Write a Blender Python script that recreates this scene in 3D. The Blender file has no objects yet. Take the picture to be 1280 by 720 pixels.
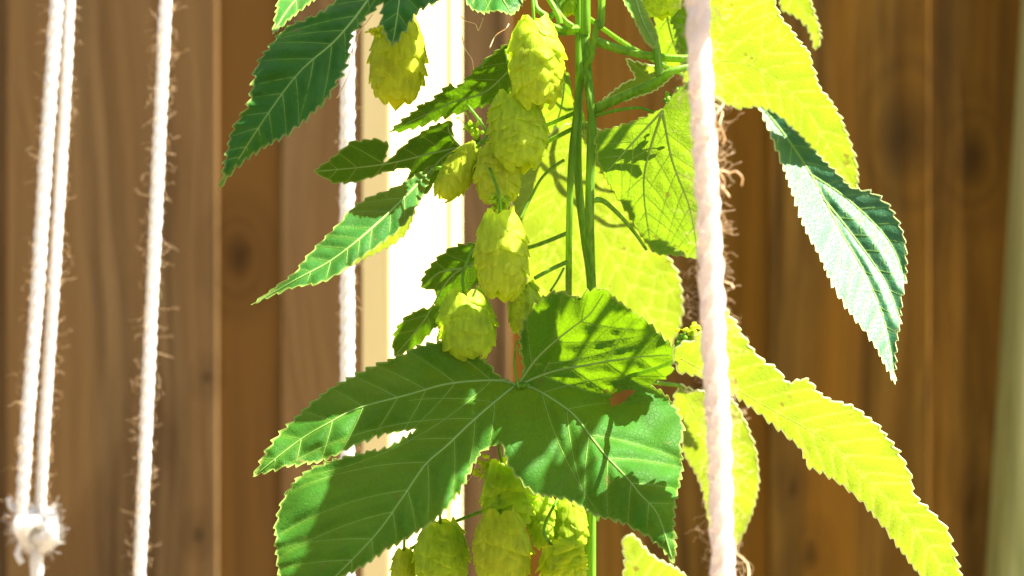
import bpy, math, random
import numpy as np
from mathutils import Vector, Matrix
from mathutils.geometry import delaunay_2d_cdt

random.seed(7)
K = 0.45 / 1280          # image plane width per metre of distance, per photo pixel
H = 1.30                 # camera height
SUN = Vector((0.52, -0.05, 0.85)).normalized()
CAM = Vector((0, 0, H))
scene = bpy.context.scene
col = scene.collection

def P(x, y, d):
    return Vector(((x - 640) * K * d, d, H + (360 - y) * K * d))

# ------------------------------------------------------------------ materials
def new_mat(name):
    m = bpy.data.materials.new(name); m.use_nodes = True
    nt = m.node_tree
    for n in list(nt.nodes): nt.nodes.remove(n)
    out = nt.nodes.new('ShaderNodeOutputMaterial')
    return m, nt, out

def N(nt, typ, **kw):
    n = nt.nodes.new(typ)
    for k, v in kw.items():
        if hasattr(n, k) and not k[0].isupper(): setattr(n, k, v)
        else: n.inputs[k.replace('_', ' ')].default_value = v
    return n

def ramp(nt, stops):
    r = nt.nodes.new('ShaderNodeValToRGB')
    e = r.color_ramp.elements
    while len(e) < len(stops): e.new(0.5)
    for i, (p, c) in enumerate(stops):
        e[i].position = p; e[i].color = (*c, 1)
    return r

def leaf_material(name, base, trans, tmix=0.5, rough=0.42, spec=0.5, vtr=None):
    m, nt, out = new_mat(name)
    L = nt.links.new
    tc = N(nt, 'ShaderNodeTexCoord')
    vor = N(nt, 'ShaderNodeTexVoronoi', feature='DISTANCE_TO_EDGE', Scale=520.0)
    L(tc.outputs['Object'], vor.inputs['Vector'])
    noi = N(nt, 'ShaderNodeTexNoise', Scale=60.0, Detail=5.0)
    L(tc.outputs['Object'], noi.inputs['Vector'])
    big = N(nt, 'ShaderNodeTexNoise', Scale=22.0, Detail=2.0)
    L(tc.outputs['Object'], big.inputs['Vector'])
    at = N(nt, 'ShaderNodeAttribute', attribute_name='veind')
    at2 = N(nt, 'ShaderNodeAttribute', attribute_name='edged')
    # reflecting colour: blotched green, paler close to the veins and, with rim light painted in, at the edge
    r1 = ramp(nt, [(0.3, tuple(c * 0.78 for c in base)), (0.7, tuple(c * 1.25 for c in base))])
    L(noi.outputs['Fac'], r1.inputs['Fac'])
    near = N(nt, 'ShaderNodeMapRange'); near.inputs['From Min'].default_value = 0.0
    near.inputs['From Max'].default_value = 0.0011; near.inputs['To Min'].default_value = 0.55; near.inputs['To Max'].default_value = 0
    L(at.outputs['Fac'], near.inputs['Value'])
    mix = N(nt, 'ShaderNodeMix', data_type='RGBA')
    L(near.outputs[0], mix.inputs['Factor']); L(r1.outputs[0], mix.inputs[6])
    mix.inputs[7].default_value = (base[0] * 2.5 + .03, base[1] * 1.7 + .03, base[2] * 1.6, 1)
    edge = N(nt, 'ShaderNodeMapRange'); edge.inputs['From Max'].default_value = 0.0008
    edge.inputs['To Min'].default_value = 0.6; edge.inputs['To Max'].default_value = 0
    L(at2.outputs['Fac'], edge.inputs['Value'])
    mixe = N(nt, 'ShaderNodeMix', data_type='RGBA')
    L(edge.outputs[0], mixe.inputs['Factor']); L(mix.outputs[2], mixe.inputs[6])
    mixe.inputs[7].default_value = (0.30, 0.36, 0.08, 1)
    # fine net of veinlets between the side veins
    net = N(nt, 'ShaderNodeMapRange'); net.inputs['From Max'].default_value = 0.09
    net.inputs['To Min'].default_value = 0.82; net.inputs['To Max'].default_value = 1.0
    L(vor.outputs['Distance'], net.inputs['Value'])
    r2 = ramp(nt, [(0.3, tuple(c * 0.85 for c in trans)), (0.7, tuple(min(1, c * 1.12) for c in trans))])
    L(big.outputs['Fac'], r2.inputs['Fac'])
    tm = N(nt, 'ShaderNodeMix', data_type='RGBA', blend_type='MULTIPLY'); tm.inputs['Factor'].default_value = 1
    L(r2.outputs[0], tm.inputs[6]); L(net.outputs[0], tm.inputs[7])
    # veins let less light through
    tv = N(nt, 'ShaderNodeMix', data_type='RGBA')
    n2 = N(nt, 'ShaderNodeMapRange'); n2.inputs['From Max'].default_value = 0.0007
    n2.inputs['To Min'].default_value = 0.8 if vtr else 0.5; n2.inputs['To Max'].default_value = 0
    L(at.outputs['Fac'], n2.inputs['Value'])
    L(n2.outputs[0], tv.inputs['Factor']); L(tm.outputs[2], tv.inputs[6])
    tv.inputs[7].default_value = (vtr or tuple(c * 0.5 for c in trans)) + (1,)
    sp_ = N(nt, 'ShaderNodeTexNoise', Scale=170.0, Detail=2.0); L(tc.outputs['Object'], sp_.inputs['Vector'])
    spr = ramp(nt, [(0.69, (0, 0, 0)), (0.76, (.7, .7, .7))]); L(sp_.outputs['Fac'], spr.inputs['Fac'])
    sm = N(nt, 'ShaderNodeMix', data_type='RGBA'); L(spr.outputs[0], sm.inputs['Factor']); L(mixe.outputs[2], sm.inputs[6]); sm.inputs[7].default_value = (.16, .10, .03, 1)
    st = N(nt, 'ShaderNodeMix', data_type='RGBA'); L(spr.outputs[0], st.inputs['Factor']); L(tv.outputs[2], st.inputs[6]); st.inputs[7].default_value = (.10, .06, .01, 1)
    mixe, tv = sm, st
    bump = N(nt, 'ShaderNodeBump', Strength=0.6, Distance=0.0008)
    addh = N(nt, 'ShaderNodeMath', operation='ADD')
    L(net.outputs[0], addh.inputs[0]); L(noi.outputs['Fac'], addh.inputs[1])
    L(addh.outputs[0], bump.inputs['Height'])
    pr = N(nt, 'ShaderNodeBsdfPrincipled', Roughness=rough)
    pr.inputs['Specular IOR Level'].default_value = spec
    L(mixe.outputs[2], pr.inputs['Base Color']); L(bump.outputs[0], pr.inputs['Normal'])
    tr = N(nt, 'ShaderNodeBsdfTranslucent')
    L(tv.outputs[2], tr.inputs['Color']); L(bump.outputs[0], tr.inputs['Normal'])
    ms = N(nt, 'ShaderNodeMixShader'); ms.inputs[0].default_value = tmix
    L(pr.outputs[0], ms.inputs[1]); L(tr.outputs[0], ms.inputs[2])
    L(ms.outputs[0], out.inputs['Surface'])
    return m

def soft_material(name, base, trans, tmix=0.4, rough=0.6, nscale=150, bump_s=0.4, streak=None, var=0.25, hvar=0.0):
    m, nt, out = new_mat(name); L = nt.links.new
    tc = N(nt, 'ShaderNodeTexCoord'); mp = N(nt, 'ShaderNodeMapping')
    if streak: mp.inputs['Scale'].default_value = streak
    L(tc.outputs['Object'], mp.inputs['Vector'])
    noi = N(nt, 'ShaderNodeTexNoise', Scale=float(nscale), Detail=4.0)
    L(mp.outputs[0], noi.inputs['Vector'])
    r1 = ramp(nt, [(0.3, tuple(c * (1 - var) for c in base)), (0.7, tuple(min(.95, c * (1 + var)) for c in base))])
    L(noi.outputs['Fac'], r1.inputs['Fac'])
    bump = N(nt, 'ShaderNodeBump', Strength=bump_s, Distance=0.0006)
    L(noi.outputs['Fac'], bump.inputs['Height'])
    oi = N(nt, 'ShaderNodeObjectInfo'); hs = N(nt, 'ShaderNodeHueSaturation'); mr = N(nt, 'ShaderNodeMapRange')
    mr.inputs['To Min'].default_value = 0.5 - hvar * .6; mr.inputs['To Max'].default_value = 0.5 + hvar; L(oi.outputs['Random'], mr.inputs['Value'])
    L(mr.outputs[0], hs.inputs['Hue']); L(r1.outputs[0], hs.inputs['Color'])
    pr = N(nt, 'ShaderNodeBsdfPrincipled', Roughness=rough)
    pr.inputs['Specular IOR Level'].default_value = 0.3
    L(hs.outputs[0], pr.inputs['Base Color']); L(bump.outputs[0], pr.inputs['Normal'])
    if tmix > 0:
        tr = N(nt, 'ShaderNodeBsdfTranslucent')
        h2 = N(nt, 'ShaderNodeHueSaturation'); h2.inputs['Color'].default_value = (*trans, 1); L(mr.outputs[0], h2.inputs['Hue']); L(h2.outputs[0], tr.inputs['Color'])
        L(bump.outputs[0], tr.inputs['Normal'])
        ms = N(nt, 'ShaderNodeMixShader'); ms.inputs[0].default_value = tmix
        L(pr.outputs[0], ms.inputs[1]); L(tr.outputs[0], ms.inputs[2]); L(ms.outputs[0], out.inputs['Surface'])
    else:
        L(pr.outputs[0], out.inputs['Surface'])
    return m

KNOTS = [(1131, 168, .017), (1214, 196, .011), (300, 322, .009), (250, 668, .004), (260, 470, .0035), (1010, 690, .006), (1255, 675, .009), (985, 610, .004), (-140, 240, .010), (1420, 420, .011), (606, 470, .006), (1700, 150, .010), (-420, 560, .009)]
def wood_material(name, dark, light, accent, seed, scale=1.0, rough=0.75, knots=True):
    m, nt, out = new_mat(name); L = nt.links.new
    tc = N(nt, 'ShaderNodeTexCoord')
    oi = N(nt, 'ShaderNodeObjectInfo')
    off = N(nt, 'ShaderNodeVectorMath', operation='MULTIPLY_ADD')
    L(tc.outputs['Object'], off.inputs[0]); off.inputs[1].default_value = (1, 1, 1)
    cmb = N(nt, 'ShaderNodeCombineXYZ'); mul = N(nt, 'ShaderNodeMath', operation='MULTIPLY'); mul.inputs[1].default_value = 37.0 + seed
    L(oi.outputs['Random'], mul.inputs[0])
    for i in range(3): L(mul.outputs[0], cmb.inputs[i])
    L(cmb.outputs[0], off.inputs[2])
    # warp for wavy grain
    wn = N(nt, 'ShaderNodeTexNoise', Scale=3.0 * scale, Detail=2.0)
    mpw = N(nt, 'ShaderNodeMapping'); mpw.inputs['Scale'].default_value = (2.2, 2.2, 0.8)
    L(off.outputs[0], mpw.inputs['Vector']); L(mpw.outputs[0], wn.inputs['Vector'])
    wadd = N(nt, 'ShaderNodeVectorMath', operation='MULTIPLY_ADD')
    L(wn.outputs['Color'], wadd.inputs[0]); wadd.inputs[1].default_value = (0.06, 0.06, 0.0); L(off.outputs[0], wadd.inputs[2])
    g = N(nt, 'ShaderNodeMapping'); g.inputs['Scale'].default_value = (105 * scale, 105 * scale, 2.6 * scale)
    L(wadd.outputs[0], g.inputs['Vector'])
    gn = N(nt, 'ShaderNodeTexNoise', Scale=1.0, Detail=6.0, Roughness=0.65); L(g.outputs[0], gn.inputs['Vector'])
    g2 = N(nt, 'ShaderNodeMapping'); g2.inputs['Scale'].default_value = (17 * scale, 17 * scale, 0.9 * scale)
    L(wadd.outputs[0], g2.inputs['Vector'])
    gn2 = N(nt, 'ShaderNodeTexNoise', Scale=1.0, Detail=3.0); L(g2.outputs[0], gn2.inputs['Vector'])
    r1 = ramp(nt, [(0.38, dark), (0.62, light)]); L(gn.outputs['Fac'], r1.inputs['Fac'])
    r2 = ramp(nt, [(0.45, (0, 0, 0)), (0.60, (1, 1, 1))]); L(gn2.outputs['Fac'], r2.inputs['Fac'])
    mx = N(nt, 'ShaderNodeMix', data_type='RGBA'); L(r2.outputs[0], mx.inputs['Factor'])
    L(r1.outputs[0], mx.inputs[6]); mx.inputs[7].default_value = (*accent, 1)
    last = mx.outputs[2]
    if knots:
        geo = N(nt, 'ShaderNodeNewGeometry')
        wob = N(nt, 'ShaderNodeVectorMath', operation='MULTIPLY_ADD'); wob.inputs[1].default_value = (.012, 0, .012)
        wn2 = N(nt, 'ShaderNodeTexNoise', Scale=55.0, Detail=3.0); L(geo.outputs['Position'], wn2.inputs['Vector'])
        L(wn2.outputs['Color'], wob.inputs[0]); L(geo.outputs['Position'], wob.inputs[2])
        total = None
        for kx, ky, kr_ in KNOTS:
            c_ = P(kx, ky, 1.45)
            sb = N(nt, 'ShaderNodeVectorMath', operation='SUBTRACT'); L(wob.outputs[0], sb.inputs[0]); sb.inputs[1].default_value = (c_.x + .006, 0, c_.z + .006)
            ml = N(nt, 'ShaderNodeVectorMath', operation='MULTIPLY'); L(sb.outputs[0], ml.inputs[0]); ml.inputs[1].default_value = (1 / kr_, 0, .62 / kr_)
            ln = N(nt, 'ShaderNodeVectorMath', operation='LENGTH'); L(ml.outputs[0], ln.inputs[0])
            if total is None: total = ln.outputs['Value']
            else:
                mi = N(nt, 'ShaderNodeMath', operation='MINIMUM'); L(total, mi.inputs[0]); L(ln.outputs['Value'], mi.inputs[1]); total = mi.outputs[0]
        dv = N(nt, 'ShaderNodeMath', operation='DIVIDE'); L(total, dv.inputs[0]); dv.inputs[1].default_value = 4.0
        kr = ramp(nt, [(0.0, (.78, .78, .78)), (0.12, (.6, .6, .6)), (0.25, (.32, .32, .32)), (.33, (.12, .12, .12)), (.42, (.32, .32, .32)), (.50, (.1, .1, .1)), (.60, (.2, .2, .2)), (.85, (0, 0, 0))])
        L(dv.outputs[0], kr.inputs['Fac'])
        mk = N(nt, 'ShaderNodeMix', data_type='RGBA'); L(kr.outputs[0], mk.inputs['Factor'])
        L(last, mk.inputs[6]); mk.inputs[7].default_value = (*(c * .30 for c in dark), 1)
        last = mk.outputs[2]
    pr = N(nt, 'ShaderNodeBsdfPrincipled', Roughness=rough); pr.inputs['Specular IOR Level'].default_value = 0.08
    bump = N(nt, 'ShaderNodeBump', Strength=0.5, Distance=0.002); L(gn.outputs['Fac'], bump.inputs['Height'])
    L(last, pr.inputs['Base Color']); L(bump.outputs[0], pr.inputs['Normal']); L(pr.outputs[0], out.inputs['Surface'])
    return m

M = {}
M['leaf'] = leaf_material('leaf_green', (0.022, 0.115, 0.020), (0.27, 0.42, 0.012), 0.42, rough=0.5, spec=.05)
M['leaf_main'] = leaf_material('leaf_deep_green', (0.018, 0.080, 0.008), (0.50, 0.95, 0.010), 0.145, rough=0.55, spec=.05)
M['leaf_dark'] = leaf_material('leaf_dark_green', (0.020, 0.100, 0.010), (0.075, 0.20, 0.006), 0.28, rough=0.5, spec=.12)
M['leaf_olive'] = leaf_material('leaf_olive_green', (0.030, 0.085, 0.008), (0.13, 0.28, 0.004), 0.40, rough=0.55, spec=.06)
M['leaf_thin'] = leaf_material('leaf_thin_yellow_green', (0.05, 0.15, 0.015), (0.200, 0.262, 0.010), 0.55, vtr=(0.30, 0.38, 0.05))
M['leaf_pale'] = leaf_material('leaf_grey_green', (0.022, 0.105, 0.040), (0.10, 0.22, 0.03), 0.15, rough=0.50, spec=0.42)
M['vein'] = soft_material('vein_pale', (0.24, 0.40, 0.09), (0.30, 0.45, 0.05), 0.3, var=0.1)
M['vein_back'] = soft_material('vein_thin', (0.35, 0.42, 0.15), (0.75, 0.80, 0.30), 0.8, var=0.1)
M['margin_rim_light'] = soft_material('leaf_margin_rim_light', (0.30, 0.40, 0.08), (0.45, 0.55, 0.10), 0.4, var=.1)  # pale leaf edge, rim light put into the colour
M['margin_rim_light_thin'] = soft_material('leaf_margin_rim_light_pale', (0.70, 0.74, 0.42), (0.8, 0.85, 0.45), 0.5, var=.1)  # whiter for thin leaves: sunlit rim hairs put into the colour
M['stem'] = soft_material('stem_green', (0.14, 0.29, 0.02), (0.40, 0.62, 0.02), 0.42, rough=0.5, streak=(1, 1, .06), nscale=700, var=.5)
M['cone'] = soft_material('cone_bract', (0.43, 0.52, 0.030), (0.76, 0.88, 0.024), 0.60, rough=0.55, streak=(1, 1, .22), nscale=620, bump_s=.9, var=.32, hvar=.022)
M['string'] = soft_material('cotton', (0.93, 0.91, 0.86), (0.99, 0.97, 0.92), 0.5, rough=0.9, nscale=900, bump_s=0.7, var=0.12)
M['rope'] = soft_material('rope_fibre', (0.93, 0.88, 0.83), (0.99, 0.92, 0.86), 0.58, rough=0.9, nscale=900, bump_s=0.8, var=0.15)
M['fibre'] = soft_material('loose_fibre', (0.80, 0.62, 0.40), (0.85, 0.65, 0.4), 0.4, rough=0.9, var=0.1)
M['fence'] = wood_material('fence_wood', (0.075, 0.042, 0.015), (0.160, 0.100, 0.040), (0.145, 0.082, 0.028), 1)
M['fence_warm'] = wood_material('fence_wood_warm', (0.050, 0.025, 0.003), (0.130, 0.070, 0.010), (0.145, 0.066, 0.005), 5)
M['fence_orange'] = wood_material('fence_wood_orange', (0.065, 0.034, 0.010), (0.160, 0.092, 0.028), (0.165, 0.082, 0.018), 8)
M['cream'] = wood_material('painted_batten', (0.80, 0.64, 0.28), (0.86, 0.72, 0.36), (0.84, 0.70, 0.34), 2, knots=False)
M['olive'] = wood_material('weathered_post', (0.14, 0.15, 0.05), (0.21, 0.215, 0.08), (0.25, 0.24, 0.12), 3, knots=False)
M['ground'] = soft_material('gravel', (0.16, 0.115, 0.065), (0, 0, 0), 0, rough=0.95, nscale=14, bump_s=1)

# ------------------------------------------------------------------ helpers
PLANT = Vector((0.03, 0.86, 0.0))
def add(name, verts, faces, mat, parent=None, origin=None, smooth=True):
    me = bpy.data.meshes.new(name)
    o0 = Vector(origin) if origin is not None else Vector((0, 0, 0))
    me.from_pydata([tuple(Vector(v) - o0) for v in verts], [], [tuple(f) for f in faces])
    if smooth: me.polygons.foreach_set('use_smooth', [True] * len(me.polygons))
    me.materials.append(mat); me.update()
    o = bpy.data.objects.new(name, me); col.objects.link(o)
    if parent is not None:
        o.parent = parent
        pw = Vector((0, 0, 0)); q = parent
        while q is not None: pw += q.location; q = q.parent
        o.location = o0 - pw
    else: o.location = o0
    return o

def tag(o, label=None, cat=None, group=None, kind=None):
    if label: o['label'] = label
    if cat: o['category'] = cat
    if group: o['group'] = group
    if kind: o['kind'] = kind
    return o

def empty(name, loc):
    o = bpy.data.objects.new(name, None); col.objects.link(o); o.location = loc; o.empty_display_size = .02
    return o

def catmull(pts, n=8):
    pts = [Vector(p) for p in pts]
    if len(pts) < 3: return [pts[0].lerp(pts[-1], i / n) for i in range(n + 1)]
    out = []
    for i in range(len(pts) - 1):
        p0 = pts[max(i - 1, 0)]; p1 = pts[i]; p2 = pts[i + 1]; p3 = pts[min(i + 2, len(pts) - 1)]
        for j in range(n):
            t = j / n
            out.append(0.5 * ((2 * p1) + (p2 - p0) * t + (2 * p0 - 5 * p1 + 4 * p2 - p3) * t * t + (3 * p1 - p0 - 3 * p2 + p3) * t ** 3))
    out.append(pts[-1]); return out

def tube(V, F, path, rad, sides=8, wob=0.0, ridges=0):
    """sweep a round section along path; rad is a number or function of 0..1"""
    n = len(path); base = len(V); up = Vector((0.31, 0.2, 0.93))
    t0 = (path[1] - path[0]).normalized(); nrm = t0.cross(up)
    if nrm.length < 1e-4: nrm = t0.cross(Vector((1, 0, 0)))
    nrm.normalize()
    for i, p in enumerate(path):
        t = (path[min(i + 1, n - 1)] - path[max(i - 1, 0)])
        t = t.normalized() if t.length > 1e-9 else t0
        nrm = (nrm - t * nrm.dot(t)).normalized(); b = t.cross(nrm)
        r = rad(i / (n - 1)) if callable(rad) else rad
        for s in range(sides):
            a = 2 * math.pi * s / sides
            rr = r * (1 + (random.uniform(-wob, wob) if wob else 0)) * (1 + (0.16 * math.cos(ridges * a) if ridges else 0))
            V.append(p + nrm * math.cos(a) * rr + b * math.sin(a) * rr)
    for i in range(n - 1):
        for s in range(sides):
            a = base + i * sides + s; c = base + i * sides + (s + 1) % sides
            F.append((a, c, c + sides, a + sides))
    F.append(tuple(base + s for s in reversed(range(sides)))); F.append(tuple(base + (n - 1) * sides + s for s in range(sides)))

def tube_obj(name, path, rad, mat, parent, sides=8, wob=0.0, ridges=0, origin=None):
    V, F = [], []
    tube(V, F, path, rad, sides, wob, ridges)
    return add(name, V, F, mat, parent, origin if origin is not None else path[0])

# ------------------------------------------------------------------ leaves
def pip(poly, q):
    x, y = q[:, 0], q[:, 1]; inside = np.zeros(len(q), bool)
    a = poly; b = np.roll(poly, -1, 0)
    for (x1, y1), (x2, y2) in zip(a, b):
        c = ((y1 > y) != (y2 > y))
        if y1 != y2:
            inside ^= c & (x < (x2 - x1) * (y - y1) / (y2 - y1) + x1)
    return inside

def segdist(q, A, B):
    d = np.full(len(q), 1e9)
    for a, b in zip(A, B):
        ab = b - a; l = max((ab ** 2).sum(), 1e-9)
        t = np.clip(((q - a) @ ab) / l, 0, 1)
        d = np.minimum(d, np.hypot(*(q - a - t[:, None] * ab).T))
    return d

def outline(pts, sp, tooth, rng):
    """closed outline through traced points; points marked 1 are tips, 0 notches; teeth lean towards the tips"""
    n = len(pts); xy = [np.array(p[:2], float) for p in pts]; mk = [p[2] if len(p) > 2 else None for p in pts]
    dense = []; marks = []
    for i in range(n):
        p0, p1, p2, p3 = xy[(i - 1) % n], xy[i], xy[(i + 1) % n], xy[(i + 2) % n]
        if mk[i] is not None: p0 = p1 * 1.0
        if mk[(i + 1) % n] is not None: p3 = p2 * 1.0
        L = np.hypot(*(p2 - p1)); k = max(2, int(L / 1.2))
        for j in range(k):
            t = j / k
            dense.append(0.5 * ((2 * p1) + (p2 - p0) * t + (2 * p0 - 5 * p1 + 4 * p2 - p3) * t * t + (3 * p1 - p0 - 3 * p2 + p3) * t ** 3))
            marks.append(mk[i] if j == 0 else None)
    dense = np.array(dense); m = len(dense)
    area = 0.5 * np.sum(dense[:, 0] * np.roll(dense[:, 1], -1) - np.roll(dense[:, 0], -1) * dense[:, 1])
    ds = np.hypot(*(np.roll(dense, -1, 0) - dense).T); s = np.concatenate([[0], np.cumsum(ds)[:-1]]); tot = ds.sum()
    tips = [s[i] for i in range(m) if marks[i] == 1]; nots = [s[i] for i in range(m) if marks[i] == 0]
    Lt, A = tooth
    out = []
    tang = np.roll(dense, -3, 0) - np.roll(dense, 3, 0)
    ph = 0.0; last = 0; scale = 1.0; seg = Lt
    for i in range(m):
        t = tang[i] / (np.hypot(*tang[i]) + 1e-9)
        nr = np.array([t[1], -t[0]]) * (1 if area > 0 else -1)
        dt = min([min((tp - s[i]) % tot, (s[i] - tp) % tot) for tp in tips] or [1e9])
        fw = min([(tp - s[i]) % tot for tp in tips] or [1e9]); bw = min([(s[i] - tp) % tot for tp in tips] or [0])
        direction = 1 if fw <= bw else -1
        ph = (s[i] - last) / seg
        if ph >= 1: last = s[i]; ph = 0; seg = Lt * rng.uniform(.7, 1.35); scale = rng.uniform(.65, 1.25)
        f = ph if direction > 0 else 1 - ph
        saw = (f ** 1.2 if f < .82 else (1 - f) / .18 * .788)
        fade = min(1, dt / (Lt * 1.2) + .15) * min(1, (min([min((q - s[i]) % tot, (s[i] - q) % tot) for q in nots] or [1e9])) / Lt + .1)
        out.append(dense[i] + nr * (saw - .4) * A * scale * fade + t * direction * saw * A * .45 * scale * fade)
    out = np.array(out)
    # thin out to the wanted spacing
    keep = [out[0]]
    for p in out[1:]:
        if np.hypot(*(p - keep[-1])) >= min(sp * .5, 1.9): keep.append(p)
    if np.hypot(*(keep[-1] - keep[0])) < 1: keep.pop()
    return np.array(keep)

def leaf(pts, veins, a, n, mat='leaf', bends=(), fold=0.0, sp=4.0, tooth=(13, 5), label=None, quilt=0.0011,
         wave=0.0012, hole=None, petiole=None, side=True, vmat='vein', vr=0.00055, seed=1, parent=None, sgn=1, curl=0.0, vside=None, spacing=26):
    rng = random.Random(seed)
    if mat == 'leaf_thin': quilt *= .5
    ax, ay, ad = a; nv = Vector(n).normalized(); p0 = P(ax, ay, ad)
    ol = outline(pts, sp, tooth, rng)
    mn, mx = ol.min(0), ol.max(0)
    g = []
    r = 0; y = mn[1]
    while y < mx[1]:
        x = mn[0] + (sp / 2 if r % 2 else 0)
        while x < mx[0]:
            g.append((x + rng.uniform(-.12, .12) * sp, y + rng.uniform(-.12, .12) * sp)); x += sp
        y += sp * .87; r += 1
    g = np.array(g)
    B0, B1 = ol, np.roll(ol, -1, 0)
    g = g[pip(ol, g)]; g = g[segdist(g, B0, B1) > sp * .45]
    # main veins and side veins
    mains = [np.array([tuple(q) for q in catmull([Vector((*v, 0)) for v in vv], 8)])[:, :2] for vv in veins]
    sides = []
    if side:
        for mi, mv in enumerate(mains):
            seg = np.hypot(*np.diff(mv, axis=0).T); cs = np.concatenate([[0], np.cumsum(seg)]); T = cs[-1]
            s = spacing * .8
            while s < T - spacing * .35:
                i = min(np.searchsorted(cs, s), len(mv) - 1); p = mv[i]
                t = mv[min(i + 1, len(mv) - 1)] - mv[i - 1]; t = t / np.hypot(*t)
                for sg in (-1, 1):
                    ang = sg * math.radians(46 + rng.uniform(-5, 5)); q = p.copy(); path = [p.copy()]
                    for st in range(70):
                        an = ang * (1 - .012 * st)
                        d = np.array([t[0] * math.cos(an) - t[1] * math.sin(an), t[0] * math.sin(an) + t[1] * math.cos(an)])
                        q = q + d * 4
                        if not pip(ol, q[None])[0] or (hole is not None and pip(np.array(hole, float), q[None])[0]): break
                        others = [mm for k, mm in enumerate(mains) if k != mi]
                        if others and min(np.hypot(*(mm - q).T).min() for mm in others) < 7 + 0.0 * st: break
                        path.append(q.copy())
                    if len(path) > 3: sides.append(np.array(path))
                s += spacing * rng.uniform(.85, 1.15)
    def segs(lst): 
        A_ = np.concatenate([v[:-1] for v in lst]); B_ = np.concatenate([v[1:] for v in lst]); return A_, B_
    mA, mB = segs(mains); 
    if sides: sA, sB = segs([v[::2] if len(v) > 6 else v for v in sides])
    def height(q):
        dm = segdist(q, mA, mB); h = np.minimum(dm, 60) * fold * sgn
        dv = np.minimum(dm, segdist(q, sA, sB)) if sides else dm
        de = segdist(q, B0[::2], np.roll(B0[::2], -1, 0))
        h = h + sgn * quilt * (1 - np.exp(-(dv / 8.0) ** 2))
        h = h - curl * sgn * np.exp(-(de / 16.0))
        wv = np.sin(q[:, 0] * .061 + seed) * np.sin(q[:, 1] * .053 + seed * 2.1) + .5 * np.sin(q[:, 0] * .13 + q[:, 1] * .11 + seed)
        h = h + wave * wv * (.35 + .65 * np.exp(-de / 25.0))
        for (bx, by, c, *pw) in bends:
            u = (q[:, 0] - ax) * bx + (q[:, 1] - ay) * by; u = np.maximum(u, 0)
            h = h + c * u ** (pw[0] if pw else 2)
        return h, dv, de
    def to3(q, h):
        out = []
        for (x, y), hh in zip(q, h):
            r_ = P(x, y, 1.0) - CAM; den = r_.dot(nv)
            if abs(den) < .12: den = math.copysign(.12, den)
            t = (p0 - CAM).dot(nv) / den
            t += hh / (math.copysign(max(abs(den), .4), den))
            out.append(CAM + r_ * t)
        return out
    allp = np.concatenate([ol, g]); nb = len(ol)
    res = delaunay_2d_cdt([Vector(p) for p in allp], [(i, (i + 1) % nb) for i in range(nb)], [], 1, 1e-4)
    v2 = np.array([tuple(v) for v in res[0]]); tris = [f for f in res[2]]
    if hole is not None:
        hp = np.array(hole, float); cen = np.array([v2[list(f)].mean(0) for f in tris]); ins = pip(hp, cen)
        tris = [f for f, b in zip(tris, ins) if not b]
    h, dv, de = height(v2); v3 = to3(v2, h)
    base3 = v3[int(np.argmin(np.hypot(v2[:, 0] - ax, v2[:, 1] - ay)))]
    o = add('leaf', v3, tris, M[mat], parent, base3)
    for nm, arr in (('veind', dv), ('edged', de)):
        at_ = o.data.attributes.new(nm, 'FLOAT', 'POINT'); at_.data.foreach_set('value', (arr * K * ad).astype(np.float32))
    if label: o['label'] = label
    vs = (-1 if nv.y > 0 else 1) if vside is None else vside
    if mat == 'leaf_thin': vr *= .35
    off = nv * (0.00015) * (1 if nv.dot(CAM - p0) > 0 else -1)
    V, F = [], []
    for mv in mains:
        hh, _, _ = height(mv); tube(V, F, [q + off for q in to3(mv, hh)], lambda t: vr * (1 - .72 * t), 6)
    for sv in sides:
        hh, _, _ = height(sv); tube(V, F, [q + off * .5 for q in to3(sv, hh)], lambda t: vr * .24 * (1 - .6 * t), 5)
    ve = add('vein', V, F, M[vmat], o, base3)
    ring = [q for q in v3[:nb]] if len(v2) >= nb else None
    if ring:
        V, F = [], []; tube(V, F, ring + [ring[0]], .00016 if mat != 'leaf_thin' else .00036, 5)  # pale tube along the outline stands in for rim light on edge hairs
        add('margin_rim_light', V, F, M['margin_rim_light_thin' if mat in ('leaf_thin', 'leaf_pale') else 'margin_rim_light'], o, base3)
    if petiole:
        pts3 = catmull([P(*q) for q in petiole], 8)
        tube_obj('petiole', pts3, lambda t: .0013 - .0004 * t, M['stem'], o, 8)
    return o

def palm(cx, cy, s, rot, lobes=5):
    """generic hop leaf: lobed outline and veins in photo units, base at cx, cy"""
    angs = {5: (-118, -62, 0, 62, 118), 3: (-64, 0, 64)}[lobes]; lens = {5: (.55, .86, 1.05, .86, .55), 3: (.8, 1.05, .8)}[lobes]
    pts = [(cx, cy, 0)]; veins = []
    def pol(r, dg): 
        a = math.radians(dg + rot); return (cx + math.sin(a) * r * s, cy + math.cos(a) * r * s)
    for i, (a, l) in enumerate(zip(angs, lens)):
        w = 17 if lobes == 5 else 20
        pts += [pol(l * .62, a - w), (*pol(l, a), 1), pol(l * .62, a + w)]
        if i < len(angs) - 1: pts.append((*pol(.36 * (l + lens[i + 1]) / 2 + .05, (a + angs[i + 1]) / 2), 0))
        veins.append([(cx, cy), pol(l * .5, a), pol(l * .96, a)])
    return pts, veins

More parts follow.
